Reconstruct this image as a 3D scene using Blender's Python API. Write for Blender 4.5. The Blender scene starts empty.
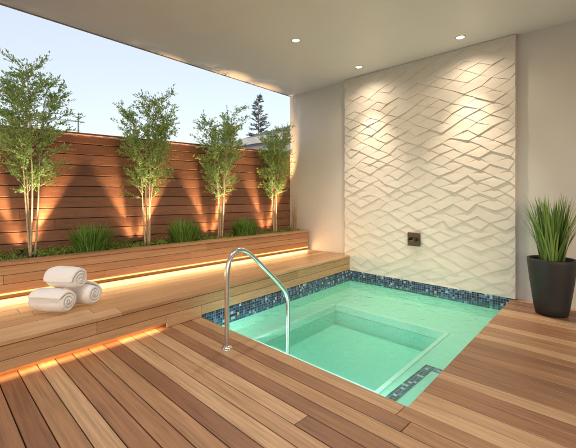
import bpy, math, random
from mathutils import Vector, Matrix, noise
R = math.radians
scene = bpy.context.scene
C = scene.collection
ORG = {}

# ---------------------------------------------------------------- mesh builder
class MB:
    def __init__(s): s.v=[]; s.f=[]; s.t=[]
    def quad(s, pts, t=.5):
        n=len(s.v); s.v+= [tuple(p) for p in pts]; s.f.append(tuple(range(n,n+len(pts)))); s.t.append(t)
    def prism(s, c, z0, z1, t=.5):
        a=sum(c[i][0]*c[(i+1)%len(c)][1]-c[(i+1)%len(c)][0]*c[i][1] for i in range(len(c)))
        if a<0: c=c[::-1]
        n=len(s.v); k=len(c)
        s.v+=[(x,y,z0) for x,y in c]+[(x,y,z1) for x,y in c]
        s.f.append(tuple(n+i for i in range(k))[::-1]); s.f.append(tuple(n+k+i for i in range(k)))
        for i in range(k):
            j=(i+1)%k; s.f.append((n+i,n+j,n+k+j,n+k+i))
        s.t+=[t]*(k+2)
    def box(s,x0,x1,y0,y1,z0,z1,t=.5): s.prism([(x0,y0),(x1,y0),(x1,y1),(x0,y1)],z0,z1,t)
    def tube(s, path, rad, seg=10, t=.5, cap=True):
        P=[Vector(p) for p in path]; n0=len(s.v)
        if not hasattr(rad,'__len__'): rad=[rad]*len(P)
        up=None
        for i,p in enumerate(P):
            d=(P[min(i+1,len(P)-1)]-P[max(i-1,0)]).normalized()
            if up is None:
                up=Vector((0,0,1)) if abs(d.z)<.9 else Vector((1,0,0))
            u=(up-d*up.dot(d)).normalized(); w=d.cross(u); up=u
            for k in range(seg):
                a=2*math.pi*k/seg
                s.v.append(tuple(p+(u*math.cos(a)+w*math.sin(a))*rad[i]))
        for i in range(len(P)-1):
            for k in range(seg):
                a=n0+i*seg+k; b=n0+i*seg+(k+1)%seg
                s.f.append((a,b,b+seg,a+seg)); s.t.append(t)
        if cap:
            s.f.append(tuple(n0+k for k in range(seg))[::-1]); s.f.append(tuple(n0+(len(P)-1)*seg+k for k in range(seg))); s.t+=[t,t]
    def lathe(s, prof, c, seg=32, t=.5, axis='z'):
        n0=len(s.v)
        for r,z in prof:
            for k in range(seg):
                a=2*math.pi*k/seg
                if axis=='z': s.v.append((c[0]+r*math.cos(a),c[1]+r*math.sin(a),c[2]+z))
                else: s.v.append((c[0]+r*math.cos(a),c[1]-z,c[2]+r*math.sin(a)))
        for i in range(len(prof)-1):
            for k in range(seg):
                a=n0+i*seg+k; b=n0+i*seg+(k+1)%seg
                s.f.append((a,b,b+seg,a+seg)); s.t.append(t)
    def blade(s, base, ang, L, lean, w, t, seg=5, curve=1.6):
        b=Vector(base); h=Vector((math.cos(ang),math.sin(ang),0)); side=Vector((-math.sin(ang),math.cos(ang),0))
        n0=len(s.v); p=b.copy()
        for i in range(seg+1):
            q=i/seg; th=lean*(.25+curve*.5*q)
            ww=w*(1-q**2.2)*.5+.0006
            s.v.append(tuple(p-side*ww)); s.v.append(tuple(p+side*ww))
            p=p+(Vector((0,0,1))*math.cos(th)+h*math.sin(th))*(L/seg)
        for i in range(seg):
            a=n0+2*i; s.f.append((a,a+1,a+3,a+2)); s.t.append(t)
    def leaf(s, p, d, L, w, t):
        d=Vector(d).normalized(); r=Vector((random.uniform(-1,1),random.uniform(-1,1),random.uniform(-1,1)))
        sd=d.cross(r)
        if sd.length<1e-3: sd=Vector((1,0,0))
        sd.normalize(); n=d.cross(sd)*L*.12; p=Vector(p)
        s.quad([p,p+d*L*.45+sd*w*.5+n,p+d*L,p+d*L*.45-sd*w*.5+n],t)
    def build(s,name,mat,parent=None,smooth=False,bevel=0,weld=False):
        o0=ORG.get(parent.name,Vector((0,0,0))) if parent else Vector((0,0,0))
        me=bpy.data.meshes.new(name)
        me.from_pydata([tuple(Vector(v)-o0) for v in s.v],[],s.f)
        at=me.attributes.new('tint','FLOAT','FACE'); at.data.foreach_set('value',s.t)
        if smooth: me.polygons.foreach_set('use_smooth',[True]*len(me.polygons))
        me.materials.append(mat); me.update()
        o=bpy.data.objects.new(name,me); C.objects.link(o)
        if parent: o.parent=parent; ORG[o.name]=o0
        if bevel:
            m=o.modifiers.new('Bevel','BEVEL'); m.width=bevel; m.segments=1; m.limit_method='ANGLE'
        return o
def thing(name,label,cat,loc=(0,0,0),group=None):
    o=bpy.data.objects.new(name,None); C.objects.link(o); o.location=loc; o.empty_display_size=.1
    ORG[o.name]=Vector(loc); return tag(o,label,cat,group)
def tag(o,label=None,cat=None,group=None,kind=None):
    if label:o['label']=label
    if cat:o['category']=cat
    if group:o['group']=group
    if kind:o['kind']=kind
    return o

# ---------------------------------------------------------------- materials
def mat(name):
    m=bpy.data.materials.new(name); m.use_nodes=True; nt=m.node_tree
    b=nt.nodes['Principled BSDF']
    return m,nt,b
def N(nt,t,**k):
    n=nt.nodes.new(t)
    for a,v in k.items(): setattr(n,a,v)
    return n
def ramp(nt,stops,interp='LINEAR'):
    r=N(nt,'ShaderNodeValToRGB'); cr=r.color_ramp; cr.interpolation=interp
    while len(cr.elements)<len(stops): cr.elements.new(.5)
    for e,(p,c) in zip(cr.elements,stops): e.position=p; e.color=(*c,1)
    return r
def simple(name,col,rough=.5,metal=0,nscale=0,namt=.15,bump=0,bscale=60):
    m,nt,b=mat(name); b.inputs['Roughness'].default_value=rough; b.inputs['Metallic'].default_value=metal
    tc=N(nt,'ShaderNodeTexCoord')
    no=N(nt,'ShaderNodeTexNoise'); no.inputs['Scale'].default_value=nscale or 4; no.inputs['Detail'].default_value=5
    nt.links.new(tc.outputs['Object'],no.inputs['Vector'])
    r=ramp(nt,[(.25,tuple(c*(1-namt) for c in col)),(.75,tuple(min(1,c*(1+namt)) for c in col))])
    nt.links.new(no.outputs['Fac'],r.inputs['Fac']); nt.links.new(r.outputs['Color'],b.inputs['Base Color'])
    if bump:
        n2=N(nt,'ShaderNodeTexNoise'); n2.inputs['Scale'].default_value=bscale; n2.inputs['Detail'].default_value=6
        nt.links.new(tc.outputs['Object'],n2.inputs['Vector'])
        bp=N(nt,'ShaderNodeBump'); bp.inputs['Strength'].default_value=bump; bp.inputs['Distance'].default_value=.01
        nt.links.new(n2.outputs['Fac'],bp.inputs['Height']); nt.links.new(bp.outputs['Normal'],b.inputs['Normal'])
    return m
def wood(name,cols,axis,rough=.5,grain=.35):
    m,nt,b=mat(name); L=nt.links.new
    tc=N(nt,'ShaderNodeTexCoord'); mp=N(nt,'ShaderNodeMapping')
    sc=[44,44,44]; sc[axis]=1.6; mp.inputs['Scale'].default_value=sc
    L(tc.outputs['Object'],mp.inputs['Vector'])
    at=N(nt,'ShaderNodeAttribute',attribute_name='tint')
    mu=N(nt,'ShaderNodeMath',operation='MULTIPLY'); mu.inputs[1].default_value=57.3; L(at.outputs['Fac'],mu.inputs[0])
    no=N(nt,'ShaderNodeTexNoise',noise_dimensions='4D'); no.inputs['Scale'].default_value=1; no.inputs['Detail'].default_value=6; no.inputs['Roughness'].default_value=.65; no.inputs['Distortion'].default_value=.4
    L(mp.outputs['Vector'],no.inputs['Vector']); L(mu.outputs[0],no.inputs['W'])
    mp2=N(nt,'ShaderNodeMapping'); s2=[5,5,5]; s2[axis]=.9; mp2.inputs['Scale'].default_value=s2; L(tc.outputs['Object'],mp2.inputs['Vector'])
    n2=N(nt,'ShaderNodeTexNoise',noise_dimensions='4D'); n2.inputs['Scale'].default_value=1; n2.inputs['Detail'].default_value=3
    L(mp2.outputs['Vector'],n2.inputs['Vector']); L(mu.outputs[0],n2.inputs['W'])
    r=ramp(nt,[(i/(len(cols)-1),c) for i,c in enumerate(cols)])
    ad=N(nt,'ShaderNodeMath',operation='MULTIPLY_ADD'); ad.inputs[1].default_value=.35; L(n2.outputs['Fac'],ad.inputs[0])
    sb=N(nt,'ShaderNodeMath',operation='SUBTRACT'); sb.inputs[1].default_value=.175; L(at.outputs['Fac'],sb.inputs[0]); L(sb.outputs[0],ad.inputs[2])
    L(ad.outputs[0],r.inputs['Fac'])
    g=N(nt,'ShaderNodeMapRange'); g.inputs['From Min'].default_value=.25; g.inputs['From Max'].default_value=.75; g.inputs['To Min'].default_value=1-grain; g.inputs['To Max'].default_value=1+grain*.6
    L(no.outputs['Fac'],g.inputs['Value'])
    mx=N(nt,'ShaderNodeVectorMath',operation='SCALE'); L(r.outputs['Color'],mx.inputs[0]); L(g.outputs[0],mx.inputs['Scale'])
    L(mx.outputs[0],b.inputs['Base Color'])
    rr=N(nt,'ShaderNodeMapRange'); rr.inputs['To Min'].default_value=rough-.1; rr.inputs['To Max'].default_value=rough+.18; L(no.outputs['Fac'],rr.inputs['Value']); L(rr.outputs[0],b.inputs['Roughness'])
    bp=N(nt,'ShaderNodeBump'); bp.inputs['Strength'].default_value=.25; bp.inputs['Distance'].default_value=.004
    L(no.outputs['Fac'],bp.inputs['Height']); L(bp.outputs['Normal'],b.inputs['Normal'])
    return m
def leafmat(name,dark,light,trans=.35):
    m,nt,b=mat(name); L=nt.links.new
    at=N(nt,'ShaderNodeAttribute',attribute_name='tint'); r=ramp(nt,[(0,dark),(1,light)]); L(at.outputs['Fac'],r.inputs['Fac'])
    L(r.outputs['Color'],b.inputs['Base Color']); b.inputs['Roughness'].default_value=.5
    tr=N(nt,'ShaderNodeBsdfTranslucent'); L(r.outputs['Color'],tr.inputs['Color'])
    mx=N(nt,'ShaderNodeMixShader'); mx.inputs[0].default_value=trans
    L(b.outputs[0],mx.inputs[1]); L(tr.outputs[0],mx.inputs[2]); L(mx.outputs[0],nt.nodes['Material Output'].inputs['Surface'])
    return m
def emis(name,col,s):
    m,nt,b=mat(name); b.inputs['Base Color'].default_value=(*col,1)
    b.inputs['Emission Color'].default_value=(*col,1); b.inputs['Emission Strength'].default_value=s
    return m
def mosaic(name,size,stops,grout=(.35,.38,.38),gap=.1,rough=.2):
    m,nt,b=mat(name); L=nt.links.new
    tc=N(nt,'ShaderNodeTexCoord')
    sc=N(nt,'ShaderNodeVectorMath',operation='SCALE'); sc.inputs['Scale'].default_value=1/size; L(tc.outputs['Object'],sc.inputs[0])
    ad=N(nt,'ShaderNodeVectorMath',operation='ADD'); ad.inputs[1].default_value=(.37,.41,.33); L(sc.outputs[0],ad.inputs[0])
    ge=N(nt,'ShaderNodeNewGeometry'); ab=N(nt,'ShaderNodeVectorMath',operation='ABSOLUTE'); L(ge.outputs['Normal'],ab.inputs[0])
    rn=N(nt,'ShaderNodeVectorMath',operation='SNAP'); rn.inputs[1].default_value=(.51,.51,.51); 
    nn=N(nt,'ShaderNodeVectorMath',operation='ADD'); nn.inputs[1].default_value=(.01,.01,.01); L(ab.outputs[0],nn.inputs[0])
    L(nn.outputs[0],rn.inputs[0])
    inv=N(nt,'ShaderNodeVectorMath',operation='MULTIPLY_ADD'); inv.inputs[1].default_value=(-1/.51,)*3; inv.inputs[2].default_value=(1,1,1); L(rn.outputs[0],inv.inputs[0])
    cl_=N(nt,'ShaderNodeVectorMath',operation='MAXIMUM'); cl_.inputs[1].default_value=(0,0,0); L(inv.outputs[0],cl_.inputs[0])
    pm=N(nt,'ShaderNodeVectorMath',operation='MULTIPLY'); L(ad.outputs[0],pm.inputs[0]); L(cl_.outputs[0],pm.inputs[1])
    fl=N(nt,'ShaderNodeVectorMath',operation='FLOOR'); L(pm.outputs[0],fl.inputs[0])
    wn=N(nt,'ShaderNodeTexWhiteNoise',noise_dimensions='3D'); L(fl.outputs[0],wn.inputs['Vector'])
    r=ramp(nt,stops,'CONSTANT'); L(wn.outputs['Value'],r.inputs['Fac'])
    fr=N(nt,'ShaderNodeVectorMath',operation='FRACTION'); L(pm.outputs[0],fr.inputs[0])
    s1=N(nt,'ShaderNodeVectorMath',operation='SUBTRACT'); s1.inputs[1].default_value=(.5,.5,.5); L(fr.outputs[0],s1.inputs[0])
    a1=N(nt,'ShaderNodeVectorMath',operation='ABSOLUTE'); L(s1.outputs[0],a1.inputs[0])
    s2=N(nt,'ShaderNodeVectorMath',operation='MULTIPLY'); L(a1.outputs[0],s2.inputs[0]); L(cl_.outputs[0],s2.inputs[1])
    sp=N(nt,'ShaderNodeSeparateXYZ'); L(s2.outputs[0],sp.inputs[0])
    m1=N(nt,'ShaderNodeMath',operation='MAXIMUM'); L(sp.outputs[0],m1.inputs[0]); L(sp.outputs[1],m1.inputs[1])
    m2=N(nt,'ShaderNodeMath',operation='MAXIMUM'); L(m1.outputs[0],m2.inputs[0]); L(sp.outputs[2],m2.inputs[1])
    gt=N(nt,'ShaderNodeMath',operation='GREATER_THAN'); gt.inputs[1].default_value=.5-gap/2; L(m2.outputs[0],gt.inputs[0])
    mx=N(nt,'ShaderNodeMix',data_type='RGBA'); L(gt.outputs[0],mx.inputs[0]); L(r.outputs['Color'],mx.inputs[6]); mx.inputs[7].default_value=(*grout,1)
    L(mx.outputs[2],b.inputs['Base Color']); b.inputs['Roughness'].default_value=rough
    return m

M={}
M['deck']=wood('deck wood',[(.19,.088,.047),(.28,.138,.072),(.37,.198,.103),(.46,.272,.146),(.58,.38,.22)],0,.34,.50)
M['bench']=wood('bench wood',[(.34,.18,.092),(.40,.228,.118),(.45,.27,.146),(.51,.325,.185)],1,.42,.34)
M['fence']=wood('fence wood',[(.19,.080,.046),(.245,.108,.063),(.30,.14,.083)],1,.5,.38)
M['dark']=simple('dark recess',(.02,.016,.013),.8)
M['wall']=simple('painted plaster',(.63,.612,.595),.75,0,1.5,.04,.15,90)
M['ceil']=simple('satin ceiling',(.77,.755,.785),.42,0,1.2,.02)
M['trim']=simple('ceiling trim',(.30,.28,.26),.5)
M['panel']=simple('carved stone',(.68,.645,.60),.6,0,6,.04,.2,70)
M['steel']=simple('brushed steel',(.66,.64,.61),.22,1,30,.05)
M['bronze']=simple('dark bronze',(.10,.085,.07),.35,.8)
M['pot']=simple('black ceramic',(.014,.015,.017),.55,0,8,.3)
M['soil']=simple('soil',(.05,.032,.02),.95,0,30,.5,.8,50)
M['bark']=simple('pale bark',(.54,.42,.27),.75,0,20,.35,.4,60)
M['towel']=simple('white terry',(.95,.95,.97),.95,0,60,.02,.9,220)
M['leaf']=leafmat('tree leaves',(.20,.33,.08),(.58,.71,.29),.5)
M['tuft']=leafmat('grass tuft',(.06,.16,.025),(.30,.50,.11),.35)
M['potleaf']=leafmat('potted leaves',(.05,.13,.028),(.34,.50,.13),.3)
M['cover']=leafmat('ground cover leaves',(.12,.25,.03),(.42,.58,.11),.4)
M['reed']=leafmat('dry reed',(.30,.20,.11),(.5,.38,.22),.2)
M['needle']=leafmat('conifer needles',(.14,.17,.17),(.25,.29,.28),.1)
M['led']=emis('warm strip',(1,.56,.22),1.3)
M['bulb']=emis('downlight lens',(1,.90,.74),20)
M['poolbulb']=emis('pool lens',(1,.95,.82),.35)
M['upbulb']=emis('uplight lens',(1,.7,.4),4)
M['white']=simple('white trim',(.72,.71,.68),.45)
M['tile']=mosaic('blue mosaic',.036,[(0,(.005,.010,.03)),(.34,(.015,.035,.10)),(.58,(.03,.08,.22)),(.78,(.13,.22,.40)),(.91,(.50,.55,.64))],(.26,.29,.36),.12,.35)
M['shelf']=mosaic('pale aqua tile',.05,[(0,(.49,.86,.74)),(.3,(.52,.88,.76)),(.6,(.55,.90,.78)),(.8,(.50,.87,.75))],(.46,.82,.70),.07,.3)
M['pit']=mosaic('aqua tile',.05,[(0,(.27,.74,.62)),(.3,(.29,.76,.64)),(.6,(.31,.78,.66)),(.8,(.28,.75,.63))],(.25,.69,.58),.07,.3)  # darker than the shelf tile: light lost with depth put into the colour
M['nosing']=mosaic('white nosing tile',.05,[(0,(.74,.92,.85)),(.5,(.77,.93,.87))],(.68,.86,.79),.08,.3)
M['roof']=simple('slate roof',(.17,.17,.19),.7,0,12,.2,.4,20)
M['pole']=simple('weathered pole',(.26,.25,.25),.8,0,12,.2)
M['housewall']=simple('pale siding',(.62,.62,.63),.7,0,3,.05)
M['glass']=simple('dark window',(.05,.06,.08),.08)
M['grass']=simple('pale bounce ground',(.36,.35,.33),.95,0,2,.25,.5,8)  # unseen ground made pale to bounce sky light up to the ceiling
m,nt,b=mat('water'); L=nt.links.new; nt.nodes.remove(b)
tc=N(nt,'ShaderNodeTexCoord'); no=N(nt,'ShaderNodeTexNoise'); no.inputs['Scale'].default_value=6; no.inputs['Detail'].default_value=3; no.inputs['Distortion'].default_value=1.0
L(tc.outputs['Object'],no.inputs['Vector'])
bp=N(nt,'ShaderNodeBump'); bp.inputs['Strength'].default_value=.55; bp.inputs['Distance'].default_value=.028; L(no.outputs['Fac'],bp.inputs['Height'])
fr=N(nt,'ShaderNodeFresnel'); fr.inputs['IOR'].default_value=1.42; L(bp.outputs[0],fr.inputs['Normal'])
tr=N(nt,'ShaderNodeBsdfTransparent'); tr.inputs['Color'].default_value=(.76,.97,.93,1)
df=N(nt,'ShaderNodeBsdfDiffuse'); df.inputs['Color'].default_value=(.38,.84,.73,1)
mm=N(nt,'ShaderNodeMixShader'); mm.inputs[0].default_value=.08; L(tr.outputs[0],mm.inputs[1]); L(df.outputs[0],mm.inputs[2])
gl=N(nt,'ShaderNodeBsdfGlossy'); gl.inputs['Roughness'].default_value=.03; L(bp.outputs[0],gl.inputs['Normal'])
mx=N(nt,'ShaderNodeMixShader'); L(fr.outputs[0],mx.inputs[0]); L(mm.outputs[0],mx.inputs[1]); L(gl.outputs[0],mx.inputs[2]); L(mx.outputs[0],nt.nodes['Material Output'].inputs['Surface'])
M['water']=m

# ---------------------------------------------------------------- layout
YW=5.95; YN=2.42; ZC=3.8; XR=7.0; YB=-4.5
def LB(y): return -4.1+(YW-y)*.0708           # bench front line
def PR(y): return -1.33+(YW-y)*.0430          # pool right edge
def FX(y): return -5.85-(YW-y)*.1163          # fence line
PX=-5.2; BZ=.31; PZ=.73

g=MB(); S=260; g.quad([(-S,-S,-1.15),(S,-S,-1.15),(S,S,-1.15),(-S,S,-1.15)]); tag(g.build('ground',M['grass']),kind='structure')

# deck
rnd=random.Random(4)
d=MB(); w=.141
def runboard(xa0,xa1,y0,y1):
    cur0,cur1=xa0,xa1
    while True:
        ln=rnd.uniform(2.2,4.6); nx=(max(cur0,cur1))+ln
        end=nx>=XR-1; ex=XR if end else nx
        t=min(.95,max(.10,rnd.gauss(.47,.22)))
        if rnd.random()<.16: t=rnd.uniform(.80,.98)
        d.prism([(cur0,y0),(ex-.002,y0),(ex-.002,y1),(cur1,y1)],-.028,0,t)
        if end: break
        cur0=cur1=ex+.002
k=1
while YN-k*w>YB:
    y0=YN-k*w; y1=y0+w-.007
    if k==1: y1=YN
    runboard(LB(y0)-.12,LB(y1)-.12,y0,y1); k+=1
y=YN
while y<6.03:
    y1=min(y+w-.007,6.03); runboard(PR(y)-.0,PR(y1)-.0,y+(.0 if y>YN else 0),y1); y+=w
tag(d.build('deck',M['deck'],bevel=.003),kind='structure')
u=MB(); u.prism([(-3.4,YB),(XR,YB),(XR,YN-.02),(-3.85,YN-.02)],-.4,-.032)
u.prism([(PR(YN)+.14,YN-.02),(XR,YN-.02),(XR,6.03),(PR(6.03)+.14,6.03)],-.4,-.032)
tag(u.build('deck_underside',M['dark']),kind='structure')

# pool
P0=(LB(YN),YN); P1=(PR(YN),YN); P2=(PR(YW),YW); P3=(LB(YW),YW)
pool=thing('plunge_pool','square sunken plunge pool of turquoise water set into the timber deck below the carved wall','pool',(-2.6,4.2,-.9))
def ring(mb,inn,out,z0,z1):
    for i in range(4):
        j=(i+1)%4; mb.prism([inn[i],inn[j],out[j],out[i]],z0,z1)
def off(p,k): 
    return (p[0]+k*(1 if p[0]>-2.6 else -1), p[1]+k*(1 if p[1]>4.2 else -1))
inn=[P0,P1,P2,P3]; out=[off(p,.13) for p in inn]
b1=MB(); ring(b1,inn,out,-.33,-.19)
b1.build('side_wall',M['shelf'],pool)
tb=MB(); ring(tb,inn,out,-.188,-.03)
tb.prism([P0,(LB(YN)-.06,YN),(LB(YW)-.06,YW),P3],-.03,.022)
tb.prism([P3,P2,(P2[0],YW+.06),(P3[0],YW+.06)],-.03,.012)
tb.build('tile_band',M['tile'],pool)
q=[(-3.48,2.95),(-1.76,2.95),(-1.84,4.85),(-3.62,4.85)]
sh=MB(); ring(sh,q,out,-.43,-.332); sh.build('shelf',M['shelf'],pool)
ns=MB(); ring(ns,q,[off(p,.045) for p in q],-.331,-.318); ns.build('shelf_edge',M['nosing'],pool)
pit=MB(); ring(pit,q,[off(p,.1) for p in q],-.64,-.435); pit.prism(q,-.74,-.64)
pit.prism([q[0],q[1],(q[1][0],q[1][1]+.3),(q[0][0],q[0][1]+.3)],-.638,-.48)
pit.build('inner_basin',M['pit'],pool)
st=MB(); st.prism([(-1.55,YN),(PR(YN),YN),(PR(3.6),3.6),(-1.55,3.6)],-.33,-.235); st.build('entry_step',M['shelf'],pool)
sn=MB(); sn.box(-1.56,-1.47,YN,3.61,-.234,-.226); sn.box(-1.468,PR(3.6),3.53,3.61,-.234,-.226); sn.build('step_edge',M['tile'],pool)
def poollight(x,y,z,sgn,en,label=None):
    lm=MB(); prof=[(.001,.018*sgn),(.03,.018*sgn),(.03,.0)]
    lm.lathe(prof,(x,y,z),24,axis='y'); lp=lm.build('pool_light',M['poolbulb'],pool,True)
    rm=MB(); rm.lathe([(.032,.0),(.032,.020*sgn),(.046,.016*sgn),(.048,.0)],(x,y,z),24,axis='y'); rm.build('light_rim',M['steel'],lp,True)
    ld=bpy.data.lights.new('pool_lamp','AREA'); ld.energy=en; ld.color=(.93,1,.94); ld.shape='DISK'; ld.size=.08
    o=bpy.data.objects.new('pool_lamp',ld); C.objects.link(o); o.parent=lp; o.location=Vector((x,y-sgn*.03,z))-ORG[pool.name]
    o.rotation_euler=(R(-90)*sgn,0,0)
poollight(-3.1,YN+.001,-.25,-1,9); poollight(-2.0,YN+.001,-.25,-1,9)
wt=MB(); wt.quad([(P0[0],P0[1],-.115),(P1[0],P1[1],-.115),(P2[0],P2[1],-.115),(P3[0],P3[1],-.115)]); tag(wt.build('water',M['water']),kind='structure')

# bench
y0b=-2.2
be=thing('timber_bench','long low stepped timber bench of horizontal boards between the pool and the planter','bench',(-4.5,2,0))
bt=MB(); n=8
for i in range(n):
    bb=[y0b,rnd.uniform(.2,1.6),rnd.uniform(3.2,4.6),YW]
    for j in range(3):
        a,c=bb[j]+.0015,bb[j+1]-.0015
        f=lambda y,t:(PX+(LB(y)+.018-PX)*t)
        t0=i/n; t1=(i+1)/n-.005
        bt.prism([(f(a,t0),a),(f(a,t1),a),(f(c,t1),c),(f(c,t0),c)],BZ-.035,BZ,rnd.random())
bt.build('seat_boards',M['bench'],be,bevel=.003)
fp=MB()
def fpb(a,c,z0,z1): fp.prism([(LB(a)-.022,a+.0015),(LB(a),a+.0015),(LB(c),c-.0015),(LB(c)-.022,c-.0015)],z0,z1,rnd.random())
fpb(y0b,1.95,.06,.151-.005); fpb(1.95,YN,.004,.151-.005); fpb(YN,YW,.03,.151-.005)
fpb(y0b,1.2,.151,.267); fpb(1.2,4.3,.151,.267); fpb(4.3,YW,.151,.267)
fp.build('front_panel',M['bench'],be,bevel=.002)
LE=1.9     # under-bench strip stops here
kb=MB(); kb.prism([(LB(y0b)-.14,y0b),(LB(y0b)-.1,y0b),(LB(YN)-.1,YN),(LB(YN)-.14,YN)],-.02,BZ-.04); kb.build('kick_board',M['bench'],be)
ls=MB(); ls.prism([(LB(y0b)-.06,y0b),(LB(y0b)-.03,y0b),(LB(LE)-.03,LE),(LB(LE)-.06,LE)],.085,.095); ls.build('light_strip',M['led'],be)
core=MB(); core.prism([(PX+.02,y0b+.05),(LB(y0b)-.15,y0b+.05),(LB(YW)-.15,YW-.01),(PX+.02,YW-.01)],-.9,BZ-.045); core.build('frame',M['dark'],be)

# planter
pl=thing('timber_planter','raised timber planter box of horizontal boards holding the trees in front of the fence','planter',(-5.6,2,BZ))
pf=MB()
hz=[.375,.478,.582,.688]
for i in range(3):
    a=y0b
    for c in [rnd.uniform(0,2),rnd.uniform(3,5),YW]:
        pf.box(PX-.025,PX,a+.0015,c-.0015,hz[i],hz[i+1]-.005,rnd.random()); a=c
pf.build('front_panel',M['bench'],pl,bevel=.002)
pc=MB(); pc.box(PX-.14,PX+.025,y0b,2.7,.69,PZ,.35); pc.box(PX-.14,PX+.025,2.703,YW,.69,PZ,.6); pc.build('cap_board',M['bench'],pl,bevel=.004)
pk=MB(); pk.box(PX-.09,PX-.05,y0b,YW,BZ-.02,.68); pk.build('backing',M['bench'],pl)
ps=MB(); ps.box(PX-.048,PX-.005,y0b,YW,.352,.370); ps.build('light_strip',M['led'],pl)
so=MB(); nx,ny=8,90
for i in range(nx):
    for j in range(ny):
        def pt(i,j):
            y=y0b+(6.6-y0b)*j/ny; x=(FX(y)+.02)+(PX-.1-FX(y)-.02)*i/nx
            return (x,y,.66+.03*noise.noise(Vector((x*4,y*4,0)))+.02*math.sin(math.pi*i/nx))
        so.quad([pt(i,j),pt(i+1,j),pt(i+1,j+1),pt(i,j+1)])
so.build('soil',M['soil'],pl,True)

# fence
fe=thing('timber_fence','tall reddish brown fence of horizontal boards behind the planter trees','fence',(-6.2,2,-.5))
fb=MB(); z=.30; bh=.168; ztop=2.45
while z<ztop-.05:
    z1=min(z+bh,ztop)
    a=y0b
    for c in [rnd.uniform(-.5,1.5),rnd.uniform(2.6,4.4),6.6]:
        fb.prism([(FX(a)-.025,a+.001),(FX(a),a+.001),(FX(c),c-.001),(FX(c)-.025,c-.001)],z,z1-.011,rnd.random()); a=c
    z+=bh
fb.build('board_panel',M['fence'],fe,bevel=.003)
fk=MB(); fk.prism([(FX(y0b)-.05,y0b),(FX(y0b)-.03,y0b),(FX(6.6)-.03,6.6),(FX(6.6)-.05,6.6)],-1.1,ztop-.02); fk.build('backing',M['dark'],fe)
fc=MB(); fc.prism([(FX(y0b)-.07,y0b),(FX(y0b)+.03,y0b),(FX(6.6)+.03,6.6),(FX(6.6)-.07,6.6)],ztop,ztop+.035,.4); fc.build('cap_rail',M['fence'],fe,bevel=.004)
for yy in (-1.9,.2,2.3,4.4,6.5):
    pp=MB(); x=FX(yy)-.1; pp.box(x-.05,x+.045,yy-.05,yy+.05,-1.15,ztop-.01); pp.build('post',M['fence'],fe)

# walls & ceiling
bw=MB(); bw.box(-5.83,XR,6.03,6.35,-1.15,ZC)
bwo=tag(bw.build('plaster_wall',M['wall']),'smooth beige plaster wall running behind the carved panel and the potted plant','wall')
fpn=thing('carved_wall_panel','floor to ceiling pale carved wall panel of overlapping diamond facets above the pool','wall panel',(-2.75,YW,0))
x0,x1=-4.22,-1.27
bk=MB(); bk.box(x0,x1,YW,6.029,.013,ZC-.002); bk.build('backing_slab',M['panel'],fpn,bevel=.003)
rp=random.Random(11); ft=MB(); ax,az=.190,.090; jit={}
def LV(i,j):
    if (i,j) not in jit: jit[(i,j)]=(rp.uniform(-.045,.045),rp.uniform(-.020,.020))
    a=jit[(i,j)]; return (min(x1,max(x0,x0+i*ax+a[0])), min(ZC-.004,max(.016,j*az+a[1])))
for i in range(-1,18):
    for j in range(-1,44):
        if (i+j)%2==0: continue
        l,r_,tp,bo=LV(i-1,j),LV(i+1,j),LV(i,j+1),LV(i,j-1)
        xs=[p[0] for p in (l,r_,tp,bo)]; zs=[p[1] for p in (l,r_,tp,bo)]
        if max(xs)-min(xs)<.01 or max(zs)-min(zs)<.01: continue
        # a diamond scale leaning out towards its lower tip and turned a little to one side
        base_=rp.uniform(.010,.014); tt=rp.uniform(.005,.017); sk=rp.uniform(-.005,.005)
        dep=[base_+tt*.5+sk,base_+tt,base_+tt*.5-sk,base_-.003]
        ring4=[l,bo,r_,tp]
        n0=len(ft.v)
        for p,dd in zip(ring4,dep): ft.v.append((p[0],YW-dd,p[1]))
        for p in ring4: ft.v.append((p[0],YW-.0005,p[1]))
        if rp.random()<.5: ft.f+= [(n0,n0+1,n0+3),(n0+1,n0+2,n0+3)]
        else: ft.f+=[(n0,n0+1,n0+2),(n0,n0+2,n0+3)]
        ft.t+=[.5,.5]
        for a_ in range(4):
            b_=(a_+1)%4; ft.f.append((n0+a_,n0+4+a_,n0+4+b_,n0+b_)); ft.t.append(.5)
ft.build('carved_face',M['panel'],fpn)

cl=MB(); cl.prism([(-5.17,YB),(XR,YB),(XR,6.35),(-5.84,6.35)],ZC,ZC+.3)
ce=tag(cl.build('ceiling',M['ceil']),kind='structure')
fs=MB(); fs.prism([(-5.19,YB),(-5.172,YB),(-5.842,6.35),(-5.86,6.35)],ZC-.012,ZC+.32); tag(fs.build('ceiling_fascia',M['trim']),kind='structure')

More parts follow.
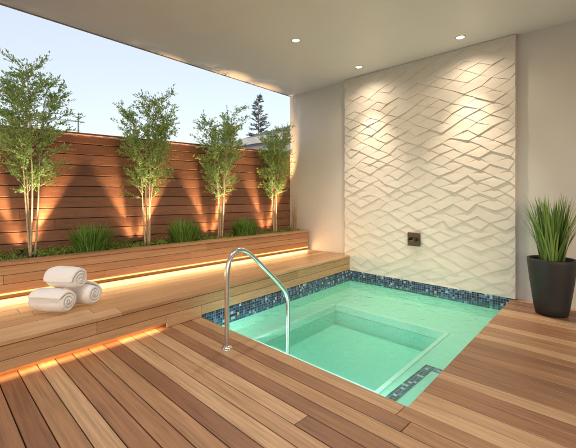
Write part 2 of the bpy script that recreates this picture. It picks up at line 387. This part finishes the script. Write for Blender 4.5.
# downlights
def lamp(name,typ,loc,energy,col,parent=None,**k):
    ld=bpy.data.lights.new(name,typ); ld.energy=energy; ld.color=col
    for a,v in k.items(): setattr(ld,a,v)
    o=bpy.data.objects.new(name,ld); C.objects.link(o); o.location=Vector(loc)-(ORG[parent.name] if parent else Vector((0,0,0)))
    if parent:o.parent=parent
    return o
for (x,y,lab,en,ss) in ((-3.65,3.90,'round recessed downlight in the ceiling over the pool, away from the walls',150,130),
                (-3.6,5.50,'round recessed downlight in the ceiling just above the left side of the carved wall',42,150),
                (-1.87,5.50,'round recessed downlight in the ceiling just above the right side of the carved wall',42,150),
                (-.9,1.6,'added out of view fill downlight in the ceiling over the deck, above the viewpoint',180,150),  # this and the next two: unseen lamps added to brighten the interior
                (1.4,3.6,'added out of view fill downlight in the ceiling over the far right of the deck',135,150),
                (-2.9,.2,'added out of view fill downlight in the ceiling over the deck beside the bench',165,150)):
    t=thing('ceiling_downlight',lab,'downlight',(x,y,ZC),'recessed downlights in the ceiling')
    a=MB(); a.lathe([(.05,-.004),(.052,-.012),(.075,-.011),(.078,-.0005)],(x,y,ZC),32); a.build('trim_ring',M['white'],t,True)
    a=MB(); a.lathe([(.0005,-.006),(.051,-.006)],(x,y,ZC),32); a.build('lens',M['bulb'],t)
    if en<60:
        l=lamp('downlight_lamp','SPOT',(x,y,ZC-.03),en,(1,.80,.56),t,spot_size=R(ss),spot_blend=1,shadow_soft_size=.04)
        l=lamp('downlight_lamp','SPOT',(x,y,ZC-.03),250,(1,.80,.56),t,spot_size=R(62),spot_blend=1,shadow_soft_size=.04); l.rotation_euler=(R(3),0,0)
    else:
        l=lamp('downlight_lamp','SPOT',(x,y,ZC-.03),en,(1,.90,.79),t,spot_size=R(ss),spot_blend=1,shadow_soft_size=.05)

wsp=thing('wall_spout','small square dark metal water spout mounted low on the carved wall','spout',(-2.763,YW-.04,.74))
a=MB(); a.box(-2.875,-2.65,YW-.06,YW-.035,.63,.86); a.build('back_plate',M['bronze'],wsp,bevel=.006)
a=MB(); a.box(-2.82,-2.705,YW-.17,YW-.061,.715,.735); a.box(-2.82,-2.80,YW-.17,YW-.061,.736,.775); a.box(-2.725,-2.705,YW-.17,YW-.061,.736,.775); a.build('spout_lip',M['bronze'],wsp,bevel=.002)

# handrail
hx=-2.895
hr=thing('pool_handrail','polished steel tube handrail arching from the deck down into the pool','handrail',(hx,2.106,0))
ctl=[(2.106,-.01),(2.106,.3),(2.106,.62),(2.112,.76),(2.14,.86),(2.195,.925),(2.27,.945),(2.35,.92),(2.45,.845),(2.6,.71),(2.76,.565),(2.87,.455),(2.93,.375),(2.957,.28),(2.96,.15),(2.96,-.2),(2.96,-.48)]
pts=[]
for i in range(len(ctl)-1):
    p0=ctl[max(i-1,0)];p1=ctl[i];p2=ctl[i+1];p3=ctl[min(i+2,len(ctl)-1)]
    for s in range(5):
        t=s/5
        f=lambda a,b,c,d:.5*((2*b)+(-a+c)*t+(2*a-5*b+4*c-d)*t*t+(-a+3*b-3*c+d)*t**3)
        pts.append((hx,f(p0[0],p1[0],p2[0],p3[0]),f(p0[1],p1[1],p2[1],p3[1])))
pts.append((hx,*ctl[-1]))
a=MB(); a.tube(pts,.024,18); a.build('rail_tube',M['steel'],hr,True)
a=MB(); a.lathe([(.024,.03),(.035,.026),(.055,.008),(.057,.001)],(hx,2.106,0),28); a.build('base_flange',M['steel'],hr,True)

# towels
def towel(name,label,c,rot,L=.38,R0=.136,seed=0,squash=.96):
    rt=random.Random(seed); mb=MB(); cs,sn_=math.cos(rot),math.sin(rot)
    turns=3.3; n=150; pitch=(R0-.012)/turns; th=pitch*.90; rings=14; start=rt.uniform(0,6)
    prof=[]
    for side in (0,1):
        pp=[]
        for i in range(n+1):
            a=turns*2*math.pi*i/n; r=.012+pitch*a/(2*math.pi)
            r=r-(th if side else 0)*min(1,(i+2)/12)*(1 if i<n-4 else (n-i)/4*.8+.2)
            pp.append((max(r,.002),a+start))
        prof.append(pp)
    loop=prof[0]+prof[1][::-1]; m_=len(loop)
    ph=rt.uniform(0,9)
    for k in range(rings+1):
        q=k/rings; u=q*2-1
        for idx,(r,a) in enumerate(loop):
            bulge=1-.16*abs(u)**4 + .014*math.sin(3*a+5*u+ph)+.01*math.sin(7*u+ph)
            endcone=(.016*(1-r/R0))*u**3
            x=u*L/2+endcone+.004*math.sin(2*a+ph)*u
            yy=r*math.cos(a)*bulge; zz_=r*math.sin(a)*bulge*squash
            mb.v.append((c[0]+x*cs-yy*sn_,c[1]+x*sn_+yy*cs,c[2]+zz_))
    for k in range(rings):
        for i in range(m_):
            j=(i+1)%m_; mb.f.append((k*m_+i,k*m_+j,(k+1)*m_+j,(k+1)*m_+i)); mb.t.append(.5)
    for k in (0,rings):
        for i in range(n):
            a_=k*m_+i; b_=k*m_+i+1; c_=k*m_+m_-2-i; d_=k*m_+m_-1-i
            mb.f.append((a_,b_,c_,d_)); mb.t.append(.5)
    o0=Vector((c[0],c[1],c[2]-R0))
    me_o=mb.build(name,M['towel'],smooth=True)
    me_o.data.transform(Matrix.Translation(-o0)); me_o.location=o0
    return tag(me_o,label,'towel','rolled white towels on the bench')
zb=BZ+.128
towel('rolled_towel','white rolled towel lying on the bench, lower left roll of the stack',(-4.23,.93,zb),R(34),L=.37,seed=1)
towel('rolled_towel','white rolled towel lying on the bench, lower right roll of the stack',(-4.33,1.225,zb),R(32),L=.33,seed=2)
towel('rolled_towel','white rolled towel resting on top of the other two towels',(-4.295,1.07,zb+.196),R(34),L=.34,seed=3)

# potted plant
pc_=(-.80,5.58,0)
pt=thing('potted_plant','spiky green grass plant in a tall black tapered pot against the beige wall','potted plant',pc_)
a=MB(); a.lathe([(.001,.0),(.16,.0),(.172,.008),(.19,.1),(.235,.42),(.262,.66),(.264,.69),(.258,.70),(.24,.70),(.235,.69),(.23,.64)],pc_,48); a.build('pot',M['pot'],pt,True)
a=MB(); a.lathe([(.001,.655),(.232,.65)],pc_,32); a.build('soil',M['soil'],pt)
rg=random.Random(5); a=MB()
for i in range(230):
    an=rg.uniform(0,2*math.pi); r=.13*math.sqrt(rg.random()); ln=rg.triangular(.38,.94,.78)
    lean=rg.triangular(.03,1.15,.42)
    an2=an+rg.gauss(0,.35)
    if math.sin(an2)>.3: lean*=.4
    a.blade((pc_[0]+r*math.cos(an),pc_[1]+r*math.sin(an),.65),an2,ln,lean,rg.uniform(.018,.034),rg.random(),6,1.3)
a.build('leaves',M['potleaf'],pt)

# grass tufts
def tuft(loc,label,rad,h,seed,name='grass_tuft'):
    rg=random.Random(seed); mb=MB()
    for i in range(1000):
        an=rg.uniform(0,2*math.pi); q=rg.random(); r=rad*.55*math.sqrt(rg.random())
        ln=h*rg.uniform(.5,1.02); lean=1.75*q**.75+.03
        mb.blade((loc[0]+r*math.cos(an),loc[1]+r*math.sin(an),loc[2]+.05*rg.random()),an+rg.gauss(0,.3),ln*(1-.12*q),lean,rg.uniform(.007,.014),min(1,max(0,rg.gauss(.45,.28))),4,1.1)
    o=mb.build(name,M['tuft']); o.data.transform(Matrix.Translation(-Vector(loc))); o.location=loc
    return tag(o,label,'ornamental grass','round grass tufts between the planter trees')
tuft((-5.60,1.72,.66),'dark green grass tuft in the planter between the first and second trees from the left',.36,.45,1)
tuft((-5.57,3.16,.66),'dark green grass tuft in the planter between the second and third trees from the left',.36,.44,2)
tuft((-5.54,4.45,.66),'dark green grass tuft in the planter between the third and fourth trees from the left',.33,.41,3)
rg=random.Random(8); a=MB()
for i in range(60):
    an=rg.uniform(0,6.28); a.blade((-5.42+rg.uniform(-.06,.06),5.72+rg.uniform(-.06,.06),.66),an,rg.uniform(.4,.9),rg.uniform(.05,.5),.006,rg.random(),5,1.3)
tag(a.build('reed_clump',M['reed']),'thin pale dry reeds at the end of the planter against the plaster wall','ornamental grass')

# ground cover
rg=random.Random(9); a=MB()
random.seed(1)
for i in range(16000):
    y=rg.uniform(y0b,6.0); lo=FX(y)+.05; x=rg.uniform(lo,PX-.13)
    if noise.noise(Vector((x*2.5,y*2.5,3)))<-.3: continue
    z=.66+.03*noise.noise(Vector((x*4,y*4,0)))
    hh=.04+.09*max(0,noise.noise(Vector((x*5,y*5,7)))+.3)
    a.leaf((x+rg.uniform(-.01,.01),y,z+hh*rg.uniform(-.2,.9)),(rg.uniform(-1,1),rg.uniform(-1,1),rg.uniform(.1,1)),rg.uniform(.022,.045),rg.uniform(.010,.018),rg.random())
tag(a.build('ground_cover',M['cover']),'low yellow green ground cover leaves over the planter soil','ground cover',kind='stuff')

# trees
def tree(base,top,rad,seed,label):
    rg=random.Random(seed); random.seed(seed)
    t=thing('slender_tree',label,'tree',base,'slender trees in the planter')
    bx,by,bz=base; H=top-bz; tr=MB(); lf=MB()
    ns=4
    for s in range(ns):
        an=s*2*math.pi/ns+rg.uniform(-.5,.5); spread=rg.uniform(.3,.65)*rad*.6
        hh=H*(rg.uniform(.80,.90) if s else .92)
        path=[];rr=[]
        wob=rg.uniform(0,6)
        for i in range(15):
            q=i/14; o=.03+.05*q+spread*(q**2.2)
            path.append(Vector((bx+math.cos(an)*o+.013*math.sin(7*q+wob),by+math.sin(an)*o+.013*math.cos(6*q+wob),bz-.03+hh*q)))
            rr.append(.0135*(1-.8*q)+.001)
        tr.tube(path,rr,6)
        nb=38
        for k in range(nb):
            q=.38+.61*(k/(nb-1))**.82+rg.uniform(-.015,.015); q=min(q,.99)
            i=min(13,int(q*14)); p=path[i].lerp(path[min(i+1,14)],q*14-i)
            a2=an+rg.gauss(0,1.35) if rg.random()<.6 else rg.uniform(0,6.28)
            prof=math.sin(math.pi*min(1,max(0,(q-.30)/.86)))**.6
            ln=rad*rg.uniform(.4,1.05)*(.22+.78*prof)
            el=rg.uniform(.3,1.05)
            d_=Vector((math.cos(a2)*math.cos(el),math.sin(a2)*math.cos(el),math.sin(el)))
            q1=p+d_*ln*.5; q2=p+d_*ln+Vector((0,0,-.08*ln))
            tr.tube([p,q1,q2],[.0035,.0025,.001],4,cap=False)
            nt_=int(5+ln*17)
            for j in range(nt_):
                f_=rg.uniform(.15,1); pj=(p.lerp(q1,f_*2) if f_<.5 else q1.lerp(q2,f_*2-1))
                td=(d_+Vector((rg.uniform(-1,1),rg.uniform(-1,1),rg.uniform(-.7,.8)))*.9).normalized(); tl=rg.uniform(.06,.16)
                sh_=rg.uniform(-.25,.25)
                for m_ in range(int(4+tl*44)):
                    pp=pj+td*tl*rg.random()
                    ld=(td+Vector((rg.uniform(-1,1),rg.uniform(-1,1),rg.uniform(-.6,1)))*1.0)
                    lf.leaf(pp,ld,rg.uniform(.030,.055),rg.uniform(.010,.018),min(1,max(0,.5+sh_+rg.uniform(-.35,.35))))
    tr.build('trunk',M['bark'],t,True); lf.build('crown',M['leaf'],t)
trees=[((-5.85,1.057,.64),3.36,.49,21,'leftmost and nearest slender multi stemmed tree in the planter'),
       ((-5.75,2.59,.64),3.24,.48,22,'second slender tree from the left in the planter'),
       ((-5.68,3.98,.64),3.20,.44,23,'third slender tree from the left in the planter, behind the right grass tuft'),
       ((-5.62,5.33,.64),3.10,.39,24,'rightmost slender tree in the planter, beside the end of the plaster wall')]
for b_,tp,rad,sd,lb in trees:
    tree(b_,tp,rad,sd,lb)

names=['first','second','third','fourth']
def uplight(x,y,label,beams):
    t=thing('garden_uplight',label,'garden light',(x,y,.68),'uplights at the tree bases')
    a=MB(); a.lathe([(.001,-.03),(.022,-.03),(.026,.0),(.03,.04),(.031,.045),(.026,.044),(.025,.035)],(x,y,.68),16); a.build('housing',M['dark'],t,True)
    a=MB(); a.lathe([(.0005,.036),(.025,.036)],(x,y,.68),16); a.build('lens',M['upbulb'],t)
    for en,size,aim,blend,col in beams:
        l=lamp('uplight_lamp','SPOT',(x,y,.735),en,col,t,spot_size=R(size),spot_blend=blend,shadow_soft_size=.02)
        l.rotation_euler=Vector(aim).to_track_quat('-Z','Y').to_euler()
OR=(1,.58,.26)
for i,(b_,tp,rad,sd,lb) in enumerate(trees):
    y=b_[1]
    for k,dy in enumerate((-.04,.06)):
        yy=y+dy; s_=(-1,1)[k]
        uplight(FX(yy)+.085,yy,'small black uplight against the fence, %s of the %s tree from the left'%(('left','right')[k],names[i]),
            [(800,24,(-.035,s_*.34,1.0),1.0,OR),(26,50,(-.20,s_*.34,1.0),1.0,OR),(5,90,(-.45,s_*.3,1.0),1.0,OR)])
    uplight(b_[0]+.24,y-.02,'small black uplight in front of the %s tree from the left'%names[i],[(190,34,(-.19,.0,1.0),.9,(1,.82,.55))])

l=lamp('planter_strip_lamp','AREA',(PX+.006,(y0b+YW)/2,.360),50,(1,.57,.23),pl,shape='RECTANGLE',size=.02,size_y=YW-y0b-.1); l.rotation_euler=(0,R(-80),0)
a0=Vector((LB(y0b)+.0,y0b,0)); a1=Vector((LB(LE),LE,0)); mid=(a0+a1)/2
l=lamp('bench_strip_lamp','AREA',(mid.x-.035,mid.y,.080),13,(1,.60,.26),be,shape='RECTANGLE',size=.02,size_y=(a1-a0).length); l.rotation_euler=(0,R(-42),math.atan2(-(a1.x-a0.x),(a1.y-a0.y)))

# neighbour house
h=thing('neighbour_house','pale house with dark grey roof showing above the fence beside the plaster wall','house',(-12.5,14.5,-1.15))
a=MB(); a.box(-14.6,-8,11.8,18,-1.15,4.2); a.build('wall',M['housewall'],h)
a=MB(); zr=4.3; ap=5.6
A=(-15,11.4,zr);B=(-7.6,11.4,zr);Cc=(-7.6,18.4,zr);D=(-15,18.4,zr);E=(-13,14.9,ap);F=(-9.6,14.9,ap)
a.quad([A,B,F,E]);a.quad([B,Cc,F]);a.quad([Cc,D,E,F]);a.quad([D,A,E]); a.build('roof',M['roof'],h)
a=MB()
a.box(-15.05,-7.55,11.35,11.4,4.0,4.32); a.box(-15.05,-15.0,11.4,18.45,4.0,4.32); a.build('fascia',M['white'],h)
for wx in (-14.2,-12.2,-10.2):
    f_=MB(); f_.box(wx,wx+1.1,11.74,11.79,1.7,3.2); fo=f_.build('window',M['white'],h)
    f_=MB(); f_.box(wx+.08,wx+1.02,11.715,11.738,1.78,3.12); f_.build('pane',M['glass'],fo)
def conifer(c,H,rad,seed,label):
    rg=random.Random(seed); random.seed(seed); t=thing('spruce_tree',label,'tree',c,'conifers beyond the fence')
    a=MB(); a.tube([c,(c[0],c[1],c[2]+H*.5),(c[0],c[1],c[2]+H)],[.16,.09,.01],8); a.build('trunk',M['bark'],t,True)
    a=MB()
    for k in range(240):
        q=(k/240)**.9; z=c[2]+H*(.08+.91*q); an=rg.uniform(0,6.28); ln=rad*(1-q)**.85*rg.uniform(.55,1.1)+.08
        d_=Vector((math.cos(an),math.sin(an),-.15+.5*q)); p=Vector((c[0],c[1],z))
        for j in range(int(10+ln*26)):
            f_=rg.random()**.7; pp=p+d_*ln*f_
            a.leaf(pp,d_+Vector((rg.uniform(-1,1),rg.uniform(-1,1),rg.uniform(-.6,.5)))*.8,rg.uniform(.14,.28),.05,rg.random())
    a.build('crown',M['needle'],t)
conifer((-19.7,17.1,-1.15),9.9,2.3,1,'tall grey green conifer rising behind the neighbouring house roof')
conifer((-20.6,14.9,-1.15),7.6,1.5,2,'shorter grey green conifer left of the tall conifer beyond the fence')
up=thing('utility_pole','thin utility pole with short crossarm and wires beyond the fence at the left','utility pole',(-24.5,6.76,-1.15))
a=MB(); a.tube([(-24.5,6.76,-1.15),(-24.5,6.76,6.3)],[.07,.04],10); a.build('pole',M['pole'],up,True)
a=MB(); a.box(-24.53,-24.47,6.4,7.1,5.95,5.99); a.build('crossarm',M['pole'],up)
for yy in (6.45,7.05):
    a=MB(); a.tube([(-24.5,yy+ -3*i,6.0-.6*math.sin(math.pi*i/10)) for i in range(11)],.012,5); a.build('wire',M['pole'],up)

# ---------------------------------------------------------------- world, sun, camera
wd=bpy.data.worlds.new('World'); scene.world=wd; wd.use_nodes=True; nt=wd.node_tree; L=nt.links.new
bg=nt.nodes['Background']; sky=N(nt,'ShaderNodeTexSky'); sky.sky_type='NISHITA'; sky.sun_disc=False
sun_el=R(9); sun_az=R(135)
sky.sun_elevation=sun_el; sky.sun_rotation=sun_az; sky.air_density=1.0; sky.dust_density=1.5
mxs=N(nt,'ShaderNodeMix',data_type='RGBA'); mxs.inputs[0].default_value=.70
L(sky.outputs[0],mxs.inputs[6]); mxs.inputs[7].default_value=(2.22,2.27,2.55,1)   # thin bright haze
L(mxs.outputs[2],bg.inputs['Color']); bg.inputs['Strength'].default_value=.37
sd=bpy.data.lights.new('sun','SUN'); sd.energy=.15; sd.angle=R(12); sd.color=(1,.90,.80)
so_=bpy.data.objects.new('sun',sd); C.objects.link(so_)
dirv=Vector((math.sin(sun_az)*math.cos(sun_el),math.cos(sun_az)*math.cos(sun_el),math.sin(sun_el)))
so_.rotation_euler=dirv.to_track_quat('Z','Y').to_euler()
cd=bpy.data.cameras.new('camera'); cam=bpy.data.objects.new('camera',cd); C.objects.link(cam)
cam.location=(0,0,1.5); cam.rotation_euler=(R(90),0,R(44.36)); cd.sensor_width=36; cd.lens=22.5; cd.shift_y=-.0503; cd.clip_end=800; cd.clip_start=.05
scene.camera=cam
scene.view_settings.view_transform='Standard'; scene.view_settings.look='None'; scene.view_settings.exposure=0; scene.view_settings.gamma=1
